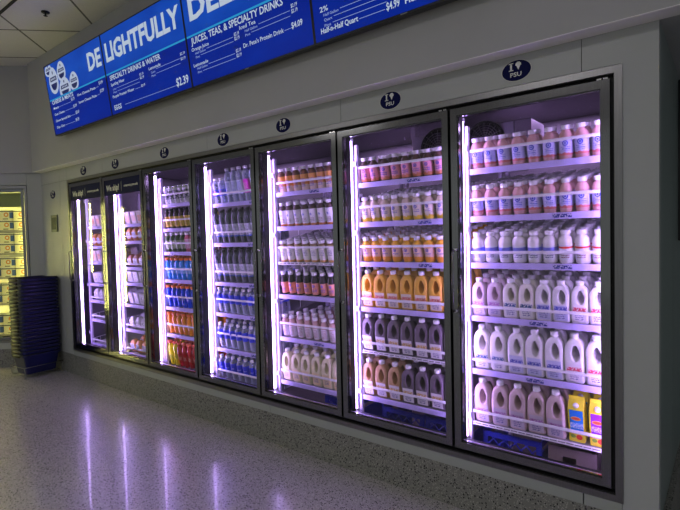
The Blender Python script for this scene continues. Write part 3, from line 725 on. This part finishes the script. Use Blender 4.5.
# ------------------------------------------------------------------ blue banners on the two left doors
for i, x in ((6, XL+.038), (5, XL+W+.038)):
    e = thing('window_banner', 'navy We ship banner across the top of the %s' % DOOR[i+1], 'banner', (x, .010, 1.640+Z0), 'navy banners on the left doors')
    b = MB(); b.box((0, -.003, 0), (.682, .003, .150)); b.build('backing', NAVY, e)
    mb = merge_texts([(text_mesh('We ship!', h=.055, w=.255, bold=.03), (.035, .045)), (text_mesh('creamery.psu.edu', h=.024, w=.255, bold=.02), (.385, .065))], lambda X, Y: (X, -.0038, Y))
    k = len(mb.v); mb.v += [(.335, -.0038, .03), (.338, -.0038, .03), (.338, -.0038, .12), (.335, -.0038, .12)]; mb.face((k, k+1, k+2, k+3))
    mb.build('lettering', VWHITE, e)
# small louvred box left of the doors
e = thing('wall_thermostat', 'small grey-green control box on the wall left of the coolers', 'control box', (-5.795, 0, 1.405+Z0)); b = MB()
b.box((-.085, -.012, -.10), (.085, 0, .10), .003); b.build('housing', mat('thermostat_green', (.07, .09, .075), .4), e)
b = MB(); b.box((-.06, -.0135, -.07), (.06, -.0125, .07)); b.build('window', mat('thermostat_window', (.05, .07, .055), .1), e)
# black framed panel on the return wall at the right
e = thing('notice_board', 'black framed panel on the dark side wall at the far right', 'panel', (.175, 1.22, 1.55+Z0)); b = MB(); b.box((0, -.29, -.45), (.022, .29, .45), .003); b.build('frame', BLACKP, e)
b = MB(); b.box((.0225, -.25, -.41), (.024, .25, .41)); b.build('glazing', mat('dark_glazing', (.01, .012, .012), .08), e)

# ------------------------------------------------------------------ menu screens
MX, MW, MY, MZ, MT = -5.17343, 1.21712, -.2, 2.31378+Z0, .12983; MH = MW*.5625
def screen_mat():
    m = mat('menu_screen', (.004, .004, .008), .35, spec=.15, emit=(.01, .04, .5), estr=SCREEN_STR); n = N(m); x, y, z = n.sep(n.obj())
    b = n.math('DIVIDE', z, MH); low = n.math('LESS_THAN', b, .505)
    gl = n.noise(n.comb(n.math('MULTIPLY', x, 1.4), 0.0, n.math('MULTIPLY', z, 3.0)), 1.6, 3)
    up = n.mix(gl, (.0, .035, .42), (.012, .14, .85)); dn = n.mix(gl, (.0, .012, .30), (.0, .035, .48))
    c = n.mix(low, up, dn)
    cy = n.band(b, .492, .512); c = n.mix(cy, c, (.03, .42, .85))
    n.put(n.bsdf().inputs['Emission Color'], c); return m
SCR = screen_mat()
TXT = mat('menu_text', (.2, .2, .2), .5, emit=(.62, .75, .92), estr=SCREEN_STR)
TXTD = mat('menu_fine_text', (.2, .2, .2), .5, emit=(.30, .42, .80), estr=SCREEN_STR)
def T(s, a, b, w=None, h=.03, bold=.012, align='LEFT'): return (text_mesh(s, h=h*MH, w=(w*MW if w else None), bold=bold, align=align), (a*MW, b*MH))
def dots(a0, a1, b): return ('line', a0*MW, a1*MW, b*MH)
DEL = 'DELIGHTFULLY'
def heading(start, only=None):
    # whole word set across two screens; keep the letters of one screen
    me = text_mesh('DELIGHTFULLY', h=.205*MH, w=1.20*MW, bold=.026); return me
def menu(i, texts, fine, head=None, label=''):
    e = thing('menu_screen', label, 'menu screen', (MX+i*MW, MY, MZ), 'blue menu screens on the bulkhead'); e.rotation_euler[0] = MT
    b = MB(); b.box((0.002, .0, -.012), (MW-.002, .055, MH+.006)); ring(b, .001, MW-.001, -.013, MH+.007, .008, -.004, 0); b.build('bezel', BLACKP, e)
    s = MB(); s.box((.008, -.002, .0), (MW-.008, -.0005, MH)); s.build('display', SCR, e)
    if head: merge_texts(head, lambda X, Y: (X, -.0032, Y)).build('heading', TXT, e)
    for t in texts: merge_texts([t], lambda X, Y: (X, -.0032, Y)).build('lettering', TXT, e)
    fl = [t for t in fine if t[0] != 'line']; mb = merge_texts(fl, lambda X, Y: (X, -.0030, Y))
    for t in fine:
        if t[0] == 'line':
            _, a0, a1, bb = t; k = len(mb.v); mb.v += [(a0, -.003, bb), (a1, -.003, bb), (a1, -.003, bb+.003), (a0, -.003, bb+.003)]; mb.face((k, k+1, k+2, k+3))
    mb.build('small_print', TXTD, e)
    k = MB(); k.box((MW/2-.02, -.0045, -.010), (MW/2+.02, -.0035, -.004)); k.build('badge', mat('badge_grey', (.25, .25, .25), .3, 1), e)
    br = MB(); br.box((MW/2-.15, .055, MH*.3), (MW/2+.15, .075, MH*.36)); br.build('bracket', BLACKP, e)
    return e
def clip_head(txt, start_a, width):
    return [(text_mesh(txt, h=.215*MH, w=width*MW, bold=.036), (start_a*MW, .655*MH))]
m1 = menu(0, [T('CHEESE & MEATS', .05, .435, .40, .055, .02)] + [T(s, .06, y, wd, .034) for s, y, wd in (('Meats', .36, .10), ('Goat Cheese', .27, .19), ('Cheese Spreads 8oz', .175, .28), ('Dips 12oz', .08, .15))] + [T(s, .52, y, .30, .034) for s, y in (('Five Cheese Pizza', .40), ('Seven Cheese Pizza', .30))] + [T(p, a, y, .06, .04) for p, a, y in (('$3.79', .40, .38), ('$3.99', .42, .28), ('$5.69', .44, .185), ('$4.29', .42, .09), ('$10.99', .88, .43), ('$12.99', .88, .33))],
     [dots(.17, .39, .37), dots(.26, .41, .28), dots(.35, .43, .185), dots(.22, .41, .09), dots(.83, .87, .41), dots(.83, .87, .31)],
     clip_head('DE', .765, .205), 'leftmost blue menu screen, cheese and meats list with ice cream cones')
m2 = menu(1, [T('SPECIALTY DRINKS & WATER', .05, .415, .66, .060, .02), T('Sparkling Water', .05, .345, .19, .036), T('Lemonade', .56, .345, .14, .034), T('Purple Protein Water', .05, .195, .30, .034), T('EGGS', .05, .045, .10, .060, .02), T('$2.39', .84, .06, .13, .085, .02)] + [T('$2.19', a, b, .05, .028) for a, b in ((.44, .33), (.44, .29), (.44, .20), (.92, .36), (.92, .31))],
     [T('Liter', .07, .29, .05, .022), T('Pint', .07, .25, .05, .022), T('Quart', .58, .30, .05, .022), T('Pint', .58, .26, .05, .022), dots(.13, .43, .30), dots(.13, .43, .26), dots(.64, .91, .33), dots(.64, .91, .28), dots(.36, .43, .20), dots(.20, .83, .07)],
     clip_head('LIGHTFULLY', .043, .922), 'second menu screen from left, LIGHTFULLY above specialty drinks and water')
m3 = menu(2, [T('JUICES, TEAS, & SPECIALTY DRINKS', .045, .415, .775, .065, .02), T('Orange Juice', .04, .345, .165, .034), T('Iced Tea', .48, .36, .13, .036), T('Lemonade', .04, .185, .14, .034), T("Dr. Pete's Protein Drink", .495, .185, .31, .040), T('$4.09', .86, .19, .075, .05, .02)] + [T('$2.19', a, b, .042, .032) for a, b in ((.43, .325), (.43, .285), (.87, .36), (.87, .315), (.43, .17), (.43, .125))],
     [T('Half Gallon', .07, .305, .10, .022), T('Pint', .07, .265, .04, .022), T('Half Gallon', .52, .32, .10, .022), T('Pint', .52, .28, .04, .022), T('Half Gallon', .07, .15, .10, .022), T('Pint', .07, .11, .04, .022), dots(.18, .42, .32), dots(.12, .42, .28), dots(.63, .86, .34), dots(.57, .86, .295), dots(.18, .42, .165), dots(.12, .42, .12), dots(.81, .855, .195)],
     clip_head('DELIGHT', .060, .92), 'third menu screen from left, juices, teas and specialty drinks')
m4 = menu(3, [T('MILK', .045, .415, .2, .065, .02), T('Half-n-Half Quart', .045, .055, .22, .042, .02), T('$4.99', .417, .055, .067, .055, .02), T('Heavy Cream', .51, .055, .22, .042, .02), T('2%', .05, .225, .05, .042), T('$2.49', .42, .20, .07, .036), T('$4.99', .42, .15, .07, .036)],
     [T('Half Gallon', .07, .185, .09, .022), T('Quart', .07, .145, .05, .022), T('Pint', .07, .10, .04, .022), dots(.17, .42, .20), dots(.13, .42, .16), dots(.12, .42, .115), dots(.27, .41, .065)],
     None, 'rightmost menu screen, Half-n-Half Quart at its bottom edge')
# ice cream cone discs drawn on the first screen
cd = MB(); cw = mat('menu_white_disc', (.2, .2, .2), .5, emit=(.55, .65, .88), estr=SCREEN_STR); cn = mat('menu_navy_disc', (.01, .01, .02), .5, emit=(.01, .02, .14), estr=SCREEN_STR)
yy = -.0026
for a, b_, rx, rz in ((.08, .93, .065, .09), (.31, .83, .075, .14), (.50, .62, .075, .13), (.15, .755, .085, .19), (.33, .59, .10, .15)):
    def poly(pts):
        global yy
        yy -= .00004; k = len(cd.v)
        cd.v += [(min(.99, max(.012, a+px))*MW, yy, min(.99, max(.515, b_+pz))*MH) for px, pz in pts]; cd.face(tuple(range(k, k+len(pts))))
    cd.use(cw); poly([(rx*math.cos(t/12*math.pi)*(1-.14*math.sin(t/12*math.pi)), rz*math.sin(t/12*math.pi)) for t in range(24)])
    cd.use(cn); poly([(-rx*.72, -rz*.02), (rx*.72, -rz*.02), (rx*.66, rz*.30), (-rx*.66, rz*.30)])
    poly([(rx*.66*math.cos(t/12*math.pi), -rz*.20+rz*.52*math.sin(t/12*math.pi)) for t in range(12, 25)])
    poly([(-.006, rz*.48), (.006, rz*.48), (.010, rz*.66), (0, rz*.74), (-.010, rz*.66)])
    cd.use(cw)
    for q in range(4): poly([(-rx*.5+q*rx*.27, rz*.07), (-rx*.5+q*rx*.27+rx*.16, rz*.07), (-rx*.5+q*rx*.27+rx*.16, rz*.21), (-rx*.5+q*rx*.27, rz*.21)])
cd.build('cone_pictures', None, m1)

# ------------------------------------------------------------------ ceiling sensor
e = thing('ceiling_sprinkler', 'small black sprinkler head on the ceiling tile at upper left', 'sprinkler', (-4.53, -.50, CEILZ)); b = MB(); b.smooth = True
b.lathe([(.034, -.010), (.036, -.005), (.036, -.0005)], 18); b.build('plate', BLACKP, e)
b = MB(); b.smooth = True; b.lathe([(.016, -.04), (.018, -.037), (.008, -.034), (.008, -.010)], 14); b.build('nozzle', BLACKP, e)

# ------------------------------------------------------------------ yellow-lit cases on the angled wall
ya = math.atan2(-S2, -S2)
def acase():
    e = thing('yellow_display_case', 'yellow-lit glass-door case in the left wall behind the basket stack', 'cooler')
    b = MB()
    s0 = .168; n_ = 4; s1 = .20+n_*W
    def fr(mb, sa, sb, za, zb_, wd, na, nb):
        angbox(mb, sa, sa+wd, na, nb, za, zb_); angbox(mb, sb-wd, sb, na, nb, za, zb_); angbox(mb, sa+wd, sb-wd, na, nb, za, za+wd); angbox(mb, sa+wd, sb-wd, na, nb, zb_-wd, zb_)
    fr(b, s0, s1+.034, .30, 1.876+Z0, .030, -.008, .03); b.build('surround_frame', ALUT, e)
    b = MB(); fr(b, s0+.030, s1+.004, .33, 1.846+Z0, .028, .036, .08)
    for k in range(1, n_): angbox(b, .20+k*W-.03, .20+k*W+.03, .036, .115, .33, 1.82+Z0)
    b.build('gasket_frame', BLACK, e)
    for k in range(n_):
        b = MB(); fr(b, .204+k*W+.004, .204+(k+1)*W-.008, .336, 1.838+Z0, .030, 0, .03); d = b.build('door', ALU, e)
        g = MB(); angbox(g, .204+k*W+.036, .204+(k+1)*W-.040, .014, .02, .368, 1.806+Z0); g.build('glass_pane', GLASS, d)
        t = MB(); angbox(t, .20+(k+1)*W-.028, .20+(k+1)*W+.028, .1155, .1275, .36, 1.80+Z0); t.build('light_strip', CLED, e)
    t = MB(); angbox(t, .20-.01, .20+.03, .1155, .1275, .36, 1.80+Z0); t.build('light_strip', CLED, e)
    b = MB(); angbox(b, .17, s1+.03, .62, .66, .26, 1.9+Z0); angbox(b, .14, .17, .04, .66, .26, 1.9+Z0); angbox(b, s1+.03, s1+.06, .04, .66, .26, 1.9+Z0)
    angbox(b, .17, s1+.03, .05, .62, .26, .30); angbox(b, .17, s1+.03, .05, .62, 1.85+Z0, 1.9+Z0)
    b.build('cabinet', mat('case_inner', (.5, .5, .42), .5), e)
    for z in YS:
        b = MB(); angbox(b, .19, s1+.01, .13, .6, z+Z0-.02, z+Z0); b.build('shelf', mat('case_shelf', (.35, .33, .25), .5), e)
    b = MB(); angbox(b, .205, .94, .10, .115, 1.63+Z0, 1.80+Z0); b.build('header_board', mat('header_green', (.18, .22, .06), .5), e)
YS = [1.35, 1.065, .765, .44, .06]
acase()
def box_mat():
    m = mat('cake_box_print', (.88, .84, .45), .5); n = N(m); x, y, z = n.sep(n.obj())
    def ell(cx, cz, r): return n.math('LESS_THAN', n.math('ADD', n.math('POWER', n.math('SUBTRACT', x, cx), 2.0), n.math('POWER', n.math('SUBTRACT', z, cz), 2.0)), r*r)
    fr = n.math('LESS_THAN', y, 0.0)
    c = n.mix(ell(.01, .065, .028), (.90, .86, .48), (.80, .30, .03)); c = n.mix(ell(.01, .065, .013), c, (.9, .88, .7))
    blk = n.math('MULTIPLY', n.math('GREATER_THAN', x, .048), n.band(z, .02, .095)); c = n.mix(n.math('MULTIPLY', n.math('GREATER_THAN', z, .100), fr), c, (.06, .06, .05)); c = n.mix(blk, c, (.04, .10, .30))
    c = n.mix(n.math('MULTIPLY', n.band(z, .008, .018), n.band(x, -.03, .03)), c, (.05, .04, .02))
    n.put(n.bsdf().inputs['Base Color'], c); return m
e = thing('ice_cream_carton', '', 'carton', group='pale cartons in the yellow-lit case'); b = MB(); b.box((-.078, -.06, 0), (.078, .06, .112), .003); b.build('carton', box_mat(), e)
b = MB(); b.box((-.080, -.062, .1125), (.080, .062, .124), .003); b.build('lid', mat('carton_lid', (.84, .84, .62), .5), e); P['yb'] = e
YSH = ['top shelf', 'second shelf', 'third shelf', 'fourth shelf', 'bottom shelf']
for k in range(4):
    for si, z in enumerate(YS):
        for lv in range(2):
            for c in range(4):
                s = .20+k*W+.125+c*.172; n_ = .20
                o = place('yb', *ang(s, n_, z+Z0+.0005+lv*.1255), tilt=False)
                o.rotation_euler = (0, 0, math.radians(45))
                o['label'] = 'pale carton, %s from case end, %s layer, %s, %s yellow-lit door' % (NUM[c+1], ('lower', 'upper')[lv], YSH[si], NUM[k+1])

# ------------------------------------------------------------------ stack of shopping baskets on its wire stand
bx, by = -5.83, -.245; rz = math.radians(97)
BBLUE = mat('basket_blue', (.004, .006, .075), .4); BDARK = mat('basket_handle_black', (.01, .01, .012), .4)
def basket():
    e = thing('shopping_basket', '', 'basket', (bx, by, 0), 'dark blue shopping baskets in the stack', rz)
    L, Wd, H = .195, .148, .22
    b = MB()
    def sec(k, z): return sqsec(L*k, Wd*k, z, .25, 4)
    b.loft([sec(.80, 0), sec(.82, .02), sec(.97, H-.03), sec(.98, H-.025)], False); b.loft([sec(.96, H-.025), sec(.95, H-.03), sec(.78, .022), sec(.76, .02)], False)
    k = len(b.v); b.v += sec(.80, 0); b.face(tuple(range(k, k+16)))
    b.build('tub', BBLUE, e)
    r = MB(); r.loft([sec(.975, H-.024), sec(1.06, H-.024), sec(1.06, H-.008), sec(1.04, H), sec(.975, H), sec(.975, H-.024)], False); r.build('rim', BBLUE, e)
    h = MB(); h.smooth = True
    for sx in (-1, 1): h.box((sx*L*1.085-.012, -.075, H-.030), (sx*L*1.085+.008, .075, H-.004), .004)
    for sgn in (1, -1): h.tube([(-L*1.04, sgn*.02, H-.012), (-L*1.045, sgn*Wd*.8, H-.004), (-L*.9, sgn*Wd*1.07, H+.002), (L*.9, sgn*Wd*1.07, H+.002), (L*1.045, sgn*Wd*.8, H-.004), (L*1.04, sgn*.02, H-.012)], .006, 6)
    h.build('handle', BDARK, e)
    return e
bp = basket(); nb = 22; step = .0405
for i in range(nb):
    o = bp if i == 0 else copy_tree(bp)
    o.location = (bx+random.uniform(-.003, .003), by+random.uniform(-.003, .003), .045+i*step); o.rotation_euler[2] = rz+random.uniform(-.012, .012)
    if i == nb-1: t = 'topmost of the tall stack beside the left wall'
    elif i == 0: t = 'lowest of the tall stack, on the wire stand'
    elif i <= 9: t = '%s above the lowest basket of the stack' % NUM[i]
    else: t = '%s below the topmost basket of the stack' % ((NUM+['tenth', 'eleventh', 'twelfth'])[nb-1-i])
    o['label'] = 'dark blue shopping basket, '+t
e = thing('wire_basket_stand', 'low grey wire stand carrying the stack of blue baskets', 'stand', (bx, by, 0), rz=rz); b = MB(); b.smooth = True
for z, k in ((.032, 1.0), (.13, 1.12)):
    b.tube([(-.19*k, -.14*k, z), (.19*k, -.14*k, z), (.19*k, .14*k, z), (-.19*k, .14*k, z), (-.19*k, -.14*k, z)], .004, 6)
for sx in (-1, 1):
    for sy in (-1, 1): b.tube([(.213*sx, .157*sy, .13), (.19*sx, .14*sy, .032), (.205*sx, .15*sy, .006)], .004, 6)
for q in (-.1, 0, .1): b.tube([(q, -.14, .032), (q, .14, .032)], .003, 6)
b.build('wire_frame', mat('stand_wire', (.22, .22, .22), .3, 1), e)

# unused prototypes are removed
for k, p in P.items():
    if k not in first_used:
        for ch in list(p.children): D.objects.remove(ch)
        D.objects.remove(p)
